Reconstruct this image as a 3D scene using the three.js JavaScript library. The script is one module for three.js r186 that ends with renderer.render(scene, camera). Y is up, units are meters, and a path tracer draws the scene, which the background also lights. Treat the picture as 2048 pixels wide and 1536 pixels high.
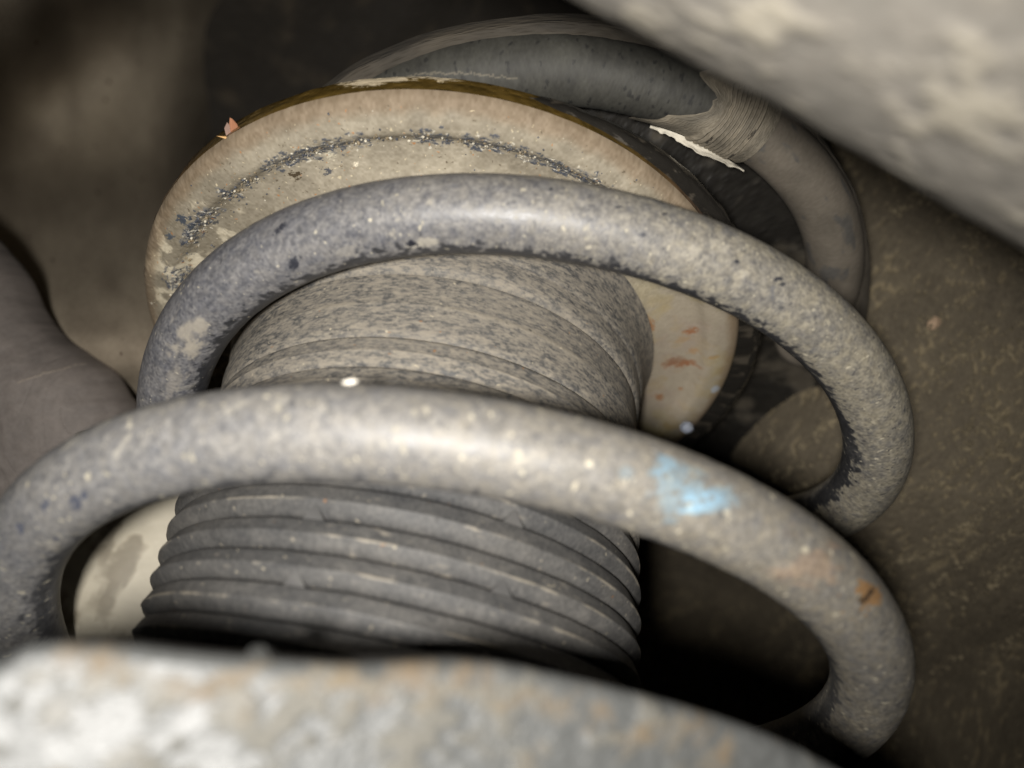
import * as THREE from 'three';
import { mergeGeometries } from 'three/addons/utils/BufferGeometryUtils.js';

// ---------------------------------------------------------------- camera, lamp, exposure
// Measurements are taken in millimetres in the camera's frame (x right, y up, -z into the picture) and
// turned into world metres: the strut stands nearly upright, the camera looks up at it from below.
const F = 1612.6, CX = 1024, CY = 768;                 // focal length and centre in photo pixels (2048 x 1536)
const S = 0.00093;                                      // fitted units -> metres (13 mm spring wire)
const V3 = (x = 0, y = 0, z = 0) => new THREE.Vector3(x, y, z);
const Yw = V3(0.05, 0.79, -0.61).normalize();
const Zw = V3(0, 0, 1).addScaledVector(Yw, -Yw.z).normalize();
const Xw = V3().crossVectors(Yw, Zw).normalize();
const CAM = V3(0, 0.55, 0.2);
const ROT = new THREE.Matrix4().set(Xw.x, Xw.y, Xw.z, 0, Yw.x, Yw.y, Yw.z, 0, Zw.x, Zw.y, Zw.z, 0, 0, 0, 0, 1);
const C2W = new THREE.Matrix4().makeTranslation(CAM.x, CAM.y, CAM.z).multiply(ROT).multiply(new THREE.Matrix4().makeScale(S, S, S));
const W = (c) => c.clone().applyMatrix4(C2W);

const scene = new THREE.Scene();
scene.background = new THREE.Color(0x000000);
const camera = new THREE.PerspectiveCamera(2 * Math.atan(768 / F) * 180 / Math.PI, 4 / 3, 0.005, 20);
camera.position.copy(CAM);
camera.quaternion.setFromRotationMatrix(ROT);
camera.focus = 166 * S;
camera.userData.fStop = 9;
camera.updateMatrixWorld(true);

// one small lamp: the phone's own light, to the left of the lens and behind it
const LAMP = V3(-17, -3, 36);
const lamp = new THREE.SpotLight(0xfffbf5, 0.198, 0, 0.82, 1, 2);
lamp.name = 'phone_light';
lamp.position.copy(W(LAMP));
lamp.target.position.copy(W(V3(-16, 6, -170))); lamp.target.name = 'phone_light_aim';
lamp.castShadow = true;
lamp.shadow.radius = 0.38;
lamp.shadow.mapSize.set(2048, 2048);
lamp.shadow.camera.near = 0.01; lamp.shadow.camera.far = 2;
scene.add(lamp, lamp.target);

const renderer = new THREE.WebGLRenderer({ antialias: true });
renderer.setSize(1024, 768);
renderer.shadowMap.enabled = true;
renderer.toneMapping = THREE.LinearToneMapping;
renderer.toneMappingExposure = 1;

// ---------------------------------------------------------------- helpers
const PI = Math.PI, RAD = PI / 180;
const clamp = (x, a = 0, b = 1) => Math.min(b, Math.max(a, x));
const mix = (a, b, t) => a + (b - a) * t;
const sst = (a, b, x) => { const t = clamp((x - a) / (b - a)); return t * t * (3 - 2 * t); };
function rng(seed) { let s = seed >>> 0; return () => { s = (s + 0x6D2B79F5) >>> 0; let t = s; t = Math.imul(t ^ (t >>> 15), t | 1); t ^= t + Math.imul(t ^ (t >>> 7), t | 61); return ((t ^ (t >>> 14)) >>> 0) / 4294967296; }; }
const HT = new Float32Array(4096); { const r = rng(77); for (let i = 0; i < 4096; i++) HT[i] = r() * 2 - 1; }
const hsh = (x, y, z) => HT[(Math.imul(x, 73856093) ^ Math.imul(y, 19349663) ^ Math.imul(z, 83492791)) >>> 7 & 4095];
function noise(x, y, z = 0) {
  const xi = Math.floor(x), yi = Math.floor(y), zi = Math.floor(z);
  let u = x - xi, v = y - yi, w = z - zi; u = u * u * (3 - 2 * u); v = v * v * (3 - 2 * v); w = w * w * (3 - 2 * w);
  const a = hsh(xi, yi, zi), b = hsh(xi + 1, yi, zi), c = hsh(xi, yi + 1, zi), d = hsh(xi + 1, yi + 1, zi);
  const e = hsh(xi, yi, zi + 1), f = hsh(xi + 1, yi, zi + 1), g = hsh(xi, yi + 1, zi + 1), h = hsh(xi + 1, yi + 1, zi + 1);
  const p = a + (b - a) * u, q = c + (d - c) * u, r = e + (f - e) * u, s = g + (h - g) * u;
  const m = p + (q - p) * v, n = r + (s - r) * v; return m + (n - m) * w;
}
function fbm(x, y, z, o = 4) { let s = 0, a = 0.5, n = 0; for (let i = 0; i < o; i++) { s += a * noise(x, y, z + i * 17.3); n += a; a *= 0.5; x *= 2.03; y *= 2.03; z *= 2.03; } return s / n; }

// a procedural surface: colour, roughness and relief painted together
class Skin {
  constructor(w, h) { this.w = w; this.h = h; this.c = new Float32Array(w * h * 3); this.r = new Float32Array(w * h); this.b = new Float32Array(w * h); }
  fill(fn) {  // fn(u, v, out) -> out = [r, g, b, rough, height]
    const o = [0, 0, 0, 0.7, 0.5];
    for (let y = 0, i = 0; y < this.h; y++) for (let x = 0; x < this.w; x++, i++) { fn((x + 0.5) / this.w, (y + 0.5) / this.h, o); this.c[3 * i] = o[0]; this.c[3 * i + 1] = o[1]; this.c[3 * i + 2] = o[2]; this.r[i] = o[3]; this.b[i] = o[4]; }
    return this;
  }
  // an irregular spot: centre in pixels, half axes in pixels
  spot(cx, cy, rx, ry, ang, col, alpha, rough = null, dh = 0, ragged = 0.35, soft = 0.25, seed = 0) {
    const R = Math.ceil(Math.max(rx, ry) * (1 + ragged) + 1), ca = Math.cos(ang), sa = Math.sin(ang);
    for (let y = Math.max(0, Math.floor(cy - R)); y <= Math.min(this.h - 1, cy + R); y++)
      for (let x = Math.max(0, Math.floor(cx - R)); x <= Math.min(this.w - 1, cx + R); x++) {
        const dx = x - cx, dy = y - cy, px = (dx * ca + dy * sa) / rx, py = (-dx * sa + dy * ca) / ry;
        let d = Math.hypot(px, py);
        if (d > 1 + ragged + 0.3) continue;
        d += ragged * noise(px * 1.7 + seed, py * 1.7 + cx * 0.37, cy * 0.41) + ragged * 0.6 * noise(px * 5 + seed, py * 5 + cy * 0.29, seed);
        const a = alpha * sst(1 + soft * 0.3, 1 - soft, d); if (a <= 0) continue;
        const i = y * this.w + x;
        this.c[3 * i] = mix(this.c[3 * i], col[0], a); this.c[3 * i + 1] = mix(this.c[3 * i + 1], col[1], a); this.c[3 * i + 2] = mix(this.c[3 * i + 2], col[2], a);
        if (rough !== null) this.r[i] = mix(this.r[i], rough, a);
        this.b[i] += dh * a;
      }
  }
  tex(data, srgb) { const t = new THREE.DataTexture(data, this.w, this.h, THREE.RGBAFormat); t.magFilter = THREE.LinearFilter; t.minFilter = THREE.LinearMipmapLinearFilter; t.generateMipmaps = true; t.wrapS = t.wrapT = THREE.RepeatWrapping; if (srgb) t.colorSpace = THREE.SRGBColorSpace; t.needsUpdate = true; return t; }
  material(bumpScale = 0.0003, extra = {}) {
    const n = this.w * this.h, c = new Uint8Array(n * 4), r = new Uint8Array(n * 4), b = new Uint8Array(n * 4);
    for (let i = 0; i < n; i++) {
      for (let k = 0; k < 3; k++) c[4 * i + k] = clamp(this.c[3 * i + k], 0, 255);
      r[4 * i] = r[4 * i + 1] = r[4 * i + 2] = clamp(this.r[i]) * 255; b[4 * i] = b[4 * i + 1] = b[4 * i + 2] = clamp(this.b[i]) * 255;
      c[4 * i + 3] = r[4 * i + 3] = b[4 * i + 3] = 255;
    }
    return new THREE.MeshPhysicalMaterial({ map: this.tex(c, true), roughnessMap: this.tex(r), bumpMap: this.tex(b), bumpScale, roughness: 1, metalness: 0, side: THREE.DoubleSide, ...extra });
  }
}
const plain = (hex, rough, extra = {}) => new THREE.MeshPhysicalMaterial({ color: hex, roughness: rough, side: THREE.DoubleSide, ...extra });

const taken = {};
function numbered(n) { taken[n] = (taken[n] ?? -1) + 1; return taken[n] ? n + '_' + String(taken[n]).padStart(3, '0') : n; }
const shade = (m) => { m.castShadow = m.receiveShadow = true; return m; };
function thing(name, label, category, baseCam, group) {
  const g = new THREE.Group(); g.name = numbered(name); g.position.copy(W(baseCam)); g.userData = { label, category };
  if (group) g.userData.group = group;
  scene.add(g); g.updateMatrixWorld(true); return g;
}
function place(geo, origin) { geo.applyMatrix4(C2W); geo.translate(-origin.x, -origin.y, -origin.z); return geo; }   // camera-frame mm -> metres about a thing's base
function part(name, geo, mat, root, parent = root) { const m = shade(new THREE.Mesh(place(geo, root.position), mat)); m.name = name; parent.add(m); return m; }
function single(name, geo, mat, baseCam, data) { const o = W(baseCam), m = shade(new THREE.Mesh(place(geo, o), mat)); m.name = numbered(name); m.position.copy(o); m.userData = data; scene.add(m); return m; }

const px = (u, v, d) => V3((u - CX) / F * d, -(v - CY) / F * d, -d);                    // photo pixel + depth -> point
function frameOf(n) { n = n.clone().normalize(); const a = V3(1, 0, 0).addScaledVector(n, -n.x).normalize(); return { n, a, b: V3().crossVectors(n, a) }; }
function onPlane(u, v, o, n) { const r = px(u, v, 1); return r.multiplyScalar(o.dot(n) / r.dot(n)); }

// surface from a function (s, t in 0..1) -> point, with uv
function surf(nu, nv, fn, uvScale = [1, 1]) {
  const pos = [], uv = [], idx = [];
  for (let j = 0; j <= nv; j++) for (let i = 0; i <= nu; i++) { const p = fn(i / nu, j / nv); pos.push(p.x, p.y, p.z); const w = p.uv; uv.push(w ? w[0] : i / nu * uvScale[0], w ? w[1] : j / nv * uvScale[1]); }
  for (let j = 0; j < nv; j++) for (let i = 0; i < nu; i++) { const a = j * (nu + 1) + i, b = a + 1, c = a + nu + 1, d = c + 1; idx.push(a, b, d, a, d, c); }
  const g = new THREE.BufferGeometry();
  g.setAttribute('position', new THREE.Float32BufferAttribute(pos, 3)); g.setAttribute('uv', new THREE.Float32BufferAttribute(uv, 2)); g.setIndex(idx); g.computeVertexNormals();
  return g;
}
// normals of a surface that closes on itself in s: average the seam
function seam(g, nu, nv) { const n = g.attributes.normal; for (let j = 0; j <= nv; j++) { const a = j * (nu + 1), b = a + nu; const v = V3(n.getX(a) + n.getX(b), n.getY(a) + n.getY(b), n.getZ(a) + n.getZ(b)).normalize(); n.setXYZ(a, v.x, v.y, v.z); n.setXYZ(b, v.x, v.y, v.z); } return g; }
// Catmull-Rom sheet through rows of control points
function crSheet(rows) {
  const cr = (p, t) => { const n = p.length - 1, x = clamp(t) * n, i = Math.min(n - 1, Math.floor(x)), f = x - i, g = (k) => p[clamp(k, 0, n)]; const a = g(i - 1), b = g(i), c = g(i + 1), d = g(i + 2); const f2 = f * f, f3 = f2 * f;
    return V3().addScaledVector(a, -0.5 * f3 + f2 - 0.5 * f).addScaledVector(b, 1.5 * f3 - 2.5 * f2 + 1).addScaledVector(c, -1.5 * f3 + 2 * f2 + 0.5 * f).addScaledVector(d, 0.5 * f3 - 0.5 * f2); };
  return (s, t) => cr(rows.map((r) => cr(r, s)), t);
}

// ---------------------------------------------------------------- strut measurements
const ND = V3(-0.0476, -0.771, 0.635).normalize();      // axis of the seat plate, pointing down the strut
const NB = V3(-0.171, -0.851, 0.495).normalize();       // axis of the lower pleats of the boot
const C0 = V3(-17.3, 7.49, -204.2);                     // centre of the seat plate
const Q = 0.92;                                         // size of the seat and boot drawing in these units
const AX = V3(-0.08294, -0.83106, 0.54996).normalize(); // strut axis
function ringFrame(h) { const k = clamp(h / 75.3, 0, 1.25); const f = frameOf(ND.clone().multiplyScalar(1 - k).addScaledVector(NB, k)); f.c = C0.clone().addScaledVector(AX, h * Q); return f; }
function ringPt(h, r, a, f = ringFrame(h)) { return f.c.clone().addScaledVector(f.a, r * Q * Math.cos(a)).addScaledVector(f.b, r * Q * Math.sin(a)); }

// spring centre line: a measured helix (radius, pitch and axis vary a little along it)
const HP = [2.2575, -21.3716, -184.7059, -0.2609, -0.8489, -0.0906, -0.2576, 71.9113, 47.4675, 0, 3.042, -3.7164, 0.0001, 5.2787, -2.6349, 0.6503, 0, 0, -2.7119, 3.5017];
const HF = frameOf(V3(HP[3], HP[4], 1)), HC = V3(HP[0], HP[1], HP[2]);
function helix(th) {
  const u = (th - PI / 2) / 6.283, a = th;
  const R = HP[7] + HP[10] * u + HP[11] * u * u + HP[13] * Math.cos(2 * a) + HP[14] * Math.sin(2 * a);
  const h = HP[8] * u + HP[12] * u * u + HP[15] * u ** 3;
  const w = th > -0.95 * PI && th < 0.07 * PI ? Math.sin((th + 0.95 * PI) / 1.02) ** 2 : 0;   // behind the boot the wire climbs late, clear of the seat plate
  return HC.clone().addScaledVector(HF.n, h - 26 * w).addScaledVector(HF.a, HP[5] * HP[8] * u + HP[18] * u * u + R * Math.cos(a)).addScaledVector(HF.b, HP[6] * HP[8] * u + HP[19] * u * u + R * Math.sin(a));
}
function helixFrame(th) {
  const c = helix(th), t = helix(th + 0.002).sub(helix(th - 0.002)).normalize();
  const r0 = HF.a.clone().multiplyScalar(Math.cos(th)).addScaledVector(HF.b, Math.sin(th));
  const r = r0.addScaledVector(t, -r0.dot(t)).normalize(), n = V3().crossVectors(r, t).normalize();
  if (n.dot(HF.n) < 0) n.negate();
  return { c, t, r, n };
}
const WR = 7;
const wirePt = (th, phi, rad = WR, f = helixFrame(th)) => f.c.clone().addScaledVector(f.r, rad * Math.cos(phi)).addScaledVector(f.n, rad * Math.sin(phi));
function wireAt(u, v, t0, t1) {   // which spot of the wire lies at a photo pixel
  let best = [1e9, 0, 0];
  for (let i = 0; i <= 300; i++) { const th = mix(t0, t1, i / 300), f = helixFrame(th); for (let k = 0; k < 72; k++) { const phi = k / 72 * 2 * PI, p = wirePt(th, phi, WR, f); if (p.clone().sub(f.c).dot(p) > 0) continue; const x = CX + F * p.x / -p.z - u, y = CY - F * p.y / -p.z - v, d = x * x + y * y; if (d < best[0]) best = [d, th, phi]; } }
  return { th: best[1], phi: best[2] };
}
function tube(t0, t1, rad, ns, nr, uvOf, wob = 0) {
  const fr = []; for (let i = 0; i <= ns; i++) fr.push(helixFrame(mix(t0, t1, i / ns)));
  const g = surf(nr, ns, (s, t) => { const i = Math.round(t * ns), th = mix(t0, t1, t), phi = s * 2 * PI; const r = (typeof rad === 'function' ? rad(th, phi) : rad) + (wob ? wob * noise(th * 40, Math.cos(phi) * 2, Math.sin(phi) * 2) : 0); const p = wirePt(th, phi, r, fr[i]); p.uv = uvOf(th, s); return p; });
  return seam(g, nr, ns);
}

// ---------------------------------------------------------------- setting: the wheel housing round the strut
// dark dome of the strut tower, above and behind everything
{
  const f = frameOf(ND), top = C0.clone().addScaledVector(ND, -70);
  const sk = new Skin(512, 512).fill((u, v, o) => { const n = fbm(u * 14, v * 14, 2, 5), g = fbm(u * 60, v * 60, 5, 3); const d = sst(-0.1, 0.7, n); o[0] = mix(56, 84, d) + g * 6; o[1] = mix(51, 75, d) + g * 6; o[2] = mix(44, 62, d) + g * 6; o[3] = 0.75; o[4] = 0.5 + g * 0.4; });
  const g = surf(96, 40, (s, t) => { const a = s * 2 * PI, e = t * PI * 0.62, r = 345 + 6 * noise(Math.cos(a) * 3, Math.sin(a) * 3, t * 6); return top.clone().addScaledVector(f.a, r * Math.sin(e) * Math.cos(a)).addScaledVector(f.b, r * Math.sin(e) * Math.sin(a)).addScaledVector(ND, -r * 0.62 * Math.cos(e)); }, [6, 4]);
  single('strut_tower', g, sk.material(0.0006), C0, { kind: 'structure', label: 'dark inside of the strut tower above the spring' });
}
// left: painted inner panel under a film of brown dust, bent round the tower
{
  const us = [-520, -150, 30, 150, 280, 400, 505];
  const rows = [
    [-420, [193, 193, 197, 215, 271, 295, 303]],
    [-100, [190, 193, 207, 226, 310, 332, 332]],
    [60, [190, 194, 233, 327, 368, 379, 374]],
    [180, [197, 207, 323, 365, 380, 380, 375]],
    [320, [215, 254, 337, 356, 358, 351, 343]],
    [480, [233, 266, 287, 288, 283, 274, 269]],
    [620, [215, 236, 243, 238, 229, 221, 218]],
    [720, [215, 231, 234, 227, 219, 214, 212]],
    [830, [238, 254, 261, 256, 249, 246, 246]],
    [1050, [262, 271, 275, 275, 275, 275, 275]],
    [1700, [295, 295, 295, 295, 295, 295, 295]],
  ].map(([v, d]) => d.map((x, i) => px(i === 6 ? 505 - 95 * sst(-60, 330, v) : us[i] - (i === 5 ? 50 * sst(-60, 330, v) : 0), v, i === 6 && v < 400 ? x * 1.22 : i === 5 && v < 400 ? x * 1.06 : x)));
  const sk = new Skin(1024, 1024).fill((u, v, o) => {
    const n = fbm(u * 5, v * 9, 1, 5), m = fbm(u * 22, v * 30, 3, 4), g = noise(u * 330, v * 330, 1);
    const d = clamp(0.55 + n * 0.55 + m * 0.35);
    o[0] = mix(122, 168, d) + g * 5; o[1] = mix(111, 156, d) + g * 5; o[2] = mix(96, 136, d) + g * 5; o[3] = 0.62 + 0.2 * d; o[4] = 0.5 + 0.3 * m + 0.1 * g;
  });
  const r = rng(5); for (let k = 0; k < 60; k++) sk.spot(r() * 1024, r() * 1024, 1.5 + r() * 3, 1.5 + r() * 2.5, r() * 3, [52, 36, 26], 0.8, 0.9, 0.1);
  const fn = crSheet(rows);
  const g = surf(120, 180, (s, t) => { const p = fn(s, t); p.z += 0.8 * noise(p.x / 30, p.y / 30, 4); return p; });
  single('inner_wing_panel', g, sk.material(0.0003), px(200, 620, 250), { kind: 'structure', label: 'dusty brown inner wing panel left of the spring' });
}
// right: wheel-arch liner under splashed, dried mud
let linerFn;
{
  const us = [1180, 1400, 1560, 1720, 1900, 2080, 2500];
  const rows = [
    [-100, [348, 332, 308, 279, 259, 243, 219]],
    [250, [348, 328, 296, 263, 243, 231, 211]],
    [480, [348, 324, 279, 243, 231, 223, 207]],
    [700, [340, 308, 261, 233, 224, 217, 202]],
    [900, [324, 279, 247, 228, 220, 214, 202]],
    [1050, [340, 312, 271, 239, 224, 215, 202]],
    [1200, [373, 356, 316, 263, 237, 223, 207]],
    [1400, [389, 381, 348, 292, 258, 239, 217]],
    [1800, [405, 397, 373, 324, 284, 259, 235]],
  ].map(([v, d]) => d.map((x, i) => px(us[i], v, x)));
  const cr = crSheet(rows);
  linerFn = (s, t) => { const p = cr(s, t); p.z += 1.1 * fbm(p.x / 16, p.y / 16, p.z / 16, 3); return p; };
  const sk = new Skin(1024, 1024).fill((u, v, o) => {
    const x = u * 200, y = v * 210, dx = x * 0.87 - y * 0.5, dy = x * 0.5 + y * 0.87;   // splashes run along one diagonal
    const n = fbm(dx / 22, dy / 11, 1, 5), m = fbm(dx / 2.1, dy / 1.5, 3, 4), g = noise(x * 2.1, y * 2.1, 1);
    const d = clamp(0.5 + n * 0.5 + m * 0.35), c = sst(0.2, 0.5, m + 0.4 * n);
    o[0] = mix(82, 114, d) + c * 24 + g * 7; o[1] = mix(74, 104, d) + c * 21 + g * 7; o[2] = mix(61, 85, d) + c * 14 + g * 6; o[3] = 0.85; o[4] = clamp(0.35 + 0.35 * m + c * 0.3 + 0.08 * g);
  });
  const g = surf(200, 220, linerFn);
  single('arch_liner', g, sk.material(0.0006), px(1900, 800, 223), { kind: 'structure', label: 'mud-splashed wheel arch liner right of the spring' });
  // dried clods stuck on it
  const r = rng(19), geo = new THREE.IcosahedronGeometry(1, 1), P = geo.attributes.position;
  for (let i = 0; i < P.count; i++) { const k = 1 + 0.35 * noise(P.getX(i) * 1.6, P.getY(i) * 1.6, P.getZ(i) * 1.6); P.setXYZ(i, P.getX(i) * k, P.getY(i) * k, P.getZ(i) * k); }
  geo.computeVertexNormals();
  const N = 5200, inst = new THREE.InstancedMesh(geo, plain(0xffffff, 0.95), N), M = new THREE.Matrix4(), Q = new THREE.Quaternion(), o = W(px(1900, 800, 223)), col = new THREE.Color();
  let k = 0, tries = 0;
  while (k < N && tries++ < 120000) {
    const s = 0.3 + 0.7 * r(), t = 0.1 + 0.85 * r(), x = s * 200, y = t * 210, dx = x * 0.87 - y * 0.5, dy = x * 0.5 + y * 0.87;
    if (fbm(dx / 26, dy / 4, 8, 3) + 0.3 * (r() - 0.5) < 0.2) continue;
    const p = linerFn(s, t), z = (0.2 + 0.8 * r() ** 5) * 1.25;
    const w = W(p).sub(o); Q.setFromEuler(new THREE.Euler(r() * 6, r() * 6, r() * 6));
    M.compose(w, Q, V3(z * S * (0.7 + 0.8 * r()), z * S * (0.5 + 0.4 * r()), z * S * 0.7)); inst.setMatrixAt(k, M);
    const b = 0.75 + 0.5 * r(); col.setRGB(0.2 * b, 0.165 * b, 0.105 * b); inst.setColorAt(k, col); k++;
  }
  inst.count = k; inst.name = 'dried_mud_clods'; inst.position.copy(o); inst.castShadow = inst.receiveShadow = true;
  inst.userData = { kind: 'stuff', label: 'small clods of dried mud stuck all over the arch liner', category: 'mud' };
  scene.add(inst);
}
// ---------------------------------------------------------------- upper perch and rubber isolator, above the spring
const FP = frameOf(V3(0.011, -0.6817, 0.7316)), PC = V3(7.6, 16.9, -217.8).addScaledVector(FP.n, -9).addScaledVector(FP.b, -13);
const perchPt = (r, h, a) => PC.clone().addScaledVector(FP.n, h).addScaledVector(FP.a, r * Math.cos(a)).addScaledVector(FP.b, r * Math.sin(a));
function perchRing(prof, na = 220, wob = 0) { return seam(surf(na, prof.length - 1, (s, t) => { const [r, h] = prof[Math.round(t * (prof.length - 1))], a = s * 2 * PI; const p = perchPt(r + wob * noise(Math.cos(a) * 9, Math.sin(a) * 9, r / 25), h + wob * noise(Math.cos(a) * 12 + 5, Math.sin(a) * 12, r / 25), a); p.uv = [s * 2, t * 0.45]; return p; }), na, prof.length - 1); }
{
  const root = thing('rubber_isolator', 'black greasy rubber isolator ring the top coil sits in', 'isolator', PC);
  const sk = new Skin(1024, 256).fill((u, v, o) => { const n = fbm(u * 30, v * 8, 1, 4), g = fbm(u * 160, v * 40, 2, 3), c = sst(0.15, 0.5, n); o[0] = mix(34, 66, c) + g * 8; o[1] = mix(32, 60, c) + g * 8; o[2] = mix(29, 50, c) + g * 7; o[3] = mix(0.42, 0.8, c); o[4] = clamp(0.5 + 0.5 * g); });
  const rub = sk.material(0.0003);
  part('seat_ring', perchRing([[56, 2], [57, 3], [58, 3.4], [60, 2.8], [62, 1.5], [66, 0.4], [70, 0], [74, 0.3], [78, 1], [82, 2], [84.5, 4], [85, 5.2]], 260, 0.35), rub, root);
  const dusty = new Skin(512, 512).fill((u, v, o) => { const n = fbm(u * 26, v * 12, 5, 5), g = fbm(u * 120, v * 60, 7, 2); const d = clamp(0.5 + 0.7 * n); o[0] = mix(48, 78, d) + g * 6; o[1] = mix(44, 71, d) + g * 6; o[2] = mix(38, 60, d) + g * 6; o[3] = 0.85; o[4] = 0.5 + 0.4 * g; }).material(0.0004);
  part('outer_lip', perchRing([[84.6, 3.5], [85.3, 6.6], [86, 7.5], [87, 7.9], [88.9, 7.9], [90, 7.4], [90.3, 6.6], [90.4, 4], [90.2, 2]], 260, 0.35), dusty, root);
  part('perch_plate', perchRing([[10, -12], [30, -10], [42, -5], [50, -1], [55, 1], [58, 1]], 160, 0.3), dusty, root);
}

// ---------------------------------------------------------------- coil spring
const spring = thing('coil_spring', 'dusty blue-grey steel coil spring with a light blue paint mark', 'coil spring', helix(3.7 * PI));
{
  const SPAN = 1.3 * PI;            // one skin covers the front 0.65 turn; the back of each turn repeats it
  const uvFor = (mid) => (th, s) => [(th - mid) / SPAN + 0.5, s];
  const TW = 2048, THt = 256, MM = SPAN * 72 / TW;   // mm per texel along
  const PXM = 1 / MM, PYM = THt / (2 * PI * WR);
  const toTex = (mid, u, v, t0, t1) => { const q = wireAt(u, v, t0, t1); return [((q.th - mid) / SPAN + 0.5) * TW, q.phi / (2 * PI) * THt]; };
  function wireSkin(mid, kind) {
    const sk = new Skin(TW, THt), seed = kind * 31;
    const edge = (rel) => 118 + (rel > 0 ? 26 : 42) * Math.min(1.3, Math.abs(rel) / 0.5) ** 2;   // where the clean, wiped underside begins (degrees round the wire)
    sk.fill((u, v, o) => {
      const th = (u - 0.5) * SPAN, rel = -th / PI, phi = v * 360, x = th * 72, cy = Math.cos(v * 2 * PI) * WR, cz = Math.sin(v * 2 * PI) * WR;
      const n1 = fbm(x / 14 + seed, cy / 9, cz / 9, 4), n2 = fbm(x / 1.5, cy / 1.4 + seed, cz / 1.4, 4), n3 = noise(x / 0.42, cy / 0.42, cz / 0.42 + seed), n4 = noise(x / 0.9 + 7, cy / 0.9, cz / 0.9);
      const right = sst(-0.3, 0.3, rel);
      let film = kind === 1 ? clamp(0.42 + 0.36 * right + 0.2 * n1 + 0.42 * n2 + 0.2 * n3) : clamp(0.52 + 0.15 * right + 0.2 * n1 + 0.38 * n2 + 0.2 * n3);
      const e = edge(rel), lo = e + 20 * n1 + 26 * n2 + 10 * n4, hi = e + (kind === 1 ? 42 : 28) + 14 * n1 + 10 * n2;
      let bare = sst(lo - 7, lo + 7, phi) * sst(hi + 9, hi - 9, phi) * (kind === 1 ? 0.9 : 0.6) * sst(-0.5, 0.1, n1 + 0.5 + n2 * 0.4);
      film *= 1 - bare * 0.85;
      const pr = kind === 1 ? [82, 83, 89] : [92, 93, 97], du = kind === 1 ? [mix(126, 143, right), mix(123, 136, right), mix(120, 120, right)] : [mix(129, 126, right), mix(126, 119, right), mix(121, 105, right)];
      const g = 11 * n3 + 8 * n4, k = 1 - 0.42 * bare;
      for (let c = 0; c < 3; c++) o[c] = (mix(pr[c], du[c], film) + g) * k;
      o[3] = clamp(mix(0.4, 0.6, film) + 0.06 * n3, 0.25, 0.95); o[4] = clamp(0.42 + 0.25 * film + 0.1 * n3 + 0.12 * n2);
    });
    const r = rng(100 + kind);
    // speckles: pale grit, dark pits
    const NB2 = kind === 1 ? 5200 : 2600;
    for (let i = 0; i < NB2; i++) {
      const x = r() * TW, y = r() * THt, rel = (0.5 - x / TW) * SPAN / PI; if (kind === 1 && r() > 0.35 + sst(-0.25, 0.3, rel)) continue;
      const s = (0.09 + 0.3 * r() ** 5) * (kind === 1 ? 1 : 1.3), pale = r() < (kind === 1 ? 0.6 : 0.68), w = r();
      sk.spot(x, y, s * PXM * (0.8 + r()), s * PYM, r() * 3, pale ? [mix(158, 200, w), mix(151, 191, w), mix(132, 168, w)] : [52, 53, 58], pale ? 0.55 + 0.35 * r() : 0.5, pale ? 0.8 : 0.6, pale ? 0.18 : -0.15, 0.4, 0.3, i);
    }
    for (let i = 0; i < 150; i++) { const x = r() * TW, y = r() * THt, s = 0.5 + 1.3 * r() ** 3; if (r() < 0.45) continue; sk.spot(x, y, s * PXM * (1 + r()), s * PYM, r() * 3, r() < 0.6 ? [160, 154, 142] : [78, 80, 88], 0.2 + 0.3 * r(), 0.75, 0.06, 0.7, 0.6, i); }
    return sk;
  }
  // ---- upper visible turn
  const midA = 0.5 * PI, skA = wireSkin(midA, 1);
  const patch = (sk, mid, t0, t1, u, v, rx, ry, ang, col, al, rough = 0.7, dh = 0.1, rag = 0.6, soft = 0.3) => { const [x, y] = toTex(mid, u, v, t0, t1); sk.spot(x, y, rx * PXM, ry * PYM, ang, col, al, rough, dh, rag, soft, u); };
  const A = (...a) => patch(skA, midA, -0.2 * PI, 1.2 * PI, ...a);
  A(375, 665, 5.5, 3.2, 0.1, [160, 152, 138], 0.75, 0.7, 0.05, 0.7, 0.7); A(390, 690, 3, 2, 0.2, [160, 152, 138], 0.7, 0.7, 0.05, 0.7, 0.7); A(345, 760, 4, 2, 0, [150, 143, 132], 0.5, 0.7, 0.05, 0.7, 0.7);
  A(845, 485, 3.4, 1.3, 0.2, [158, 152, 140], 0.8, 0.7, 0.05, 0.7, 0.6); A(828, 487, 0.9, 0.8, 0.2, [28, 30, 38], 0.95, 0.4, -0.2); A(843, 493, 0.6, 0.5, 0, [28, 30, 38], 0.9);
  for (const [u, v, s] of [[795, 434, 0.9], [862, 405, 0.7], [778, 467, 0.7], [1345, 545, 1.6], [1440, 485, 2.2], [1180, 455, 0.9], [1390, 500, 1.2], [1490, 545, 1.0]]) A(u, v, s, s * 0.8, 0.4, [168, 161, 146], 0.55, 0.8, 0.12, 0.8, 0.9);
  for (const [u, v, s] of [[590, 522, 1.3], [560, 455, 0.9], [1230, 415, 0.4], [1290, 470, 0.5], [1330, 428, 0.5], [1560, 560, 0.6], [1565, 572, 0.45], [1100, 375, 0.4], [1480, 520, 0.4]]) A(u, v, s * 1.3, s * 0.7, 0.5, [36, 38, 46], 0.85, 0.5, -0.15);
  const matA = skA.material(0.0001, { clearcoat: 0.16, clearcoatRoughness: 0.4 });
  // ---- lower visible turn
  const midB = 2.5 * PI, skB = wireSkin(midB, 2);
  const B = (...a) => patch(skB, midB, 1.8 * PI, 3.2 * PI, ...a);
  const blue = [116, 143, 160];
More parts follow.
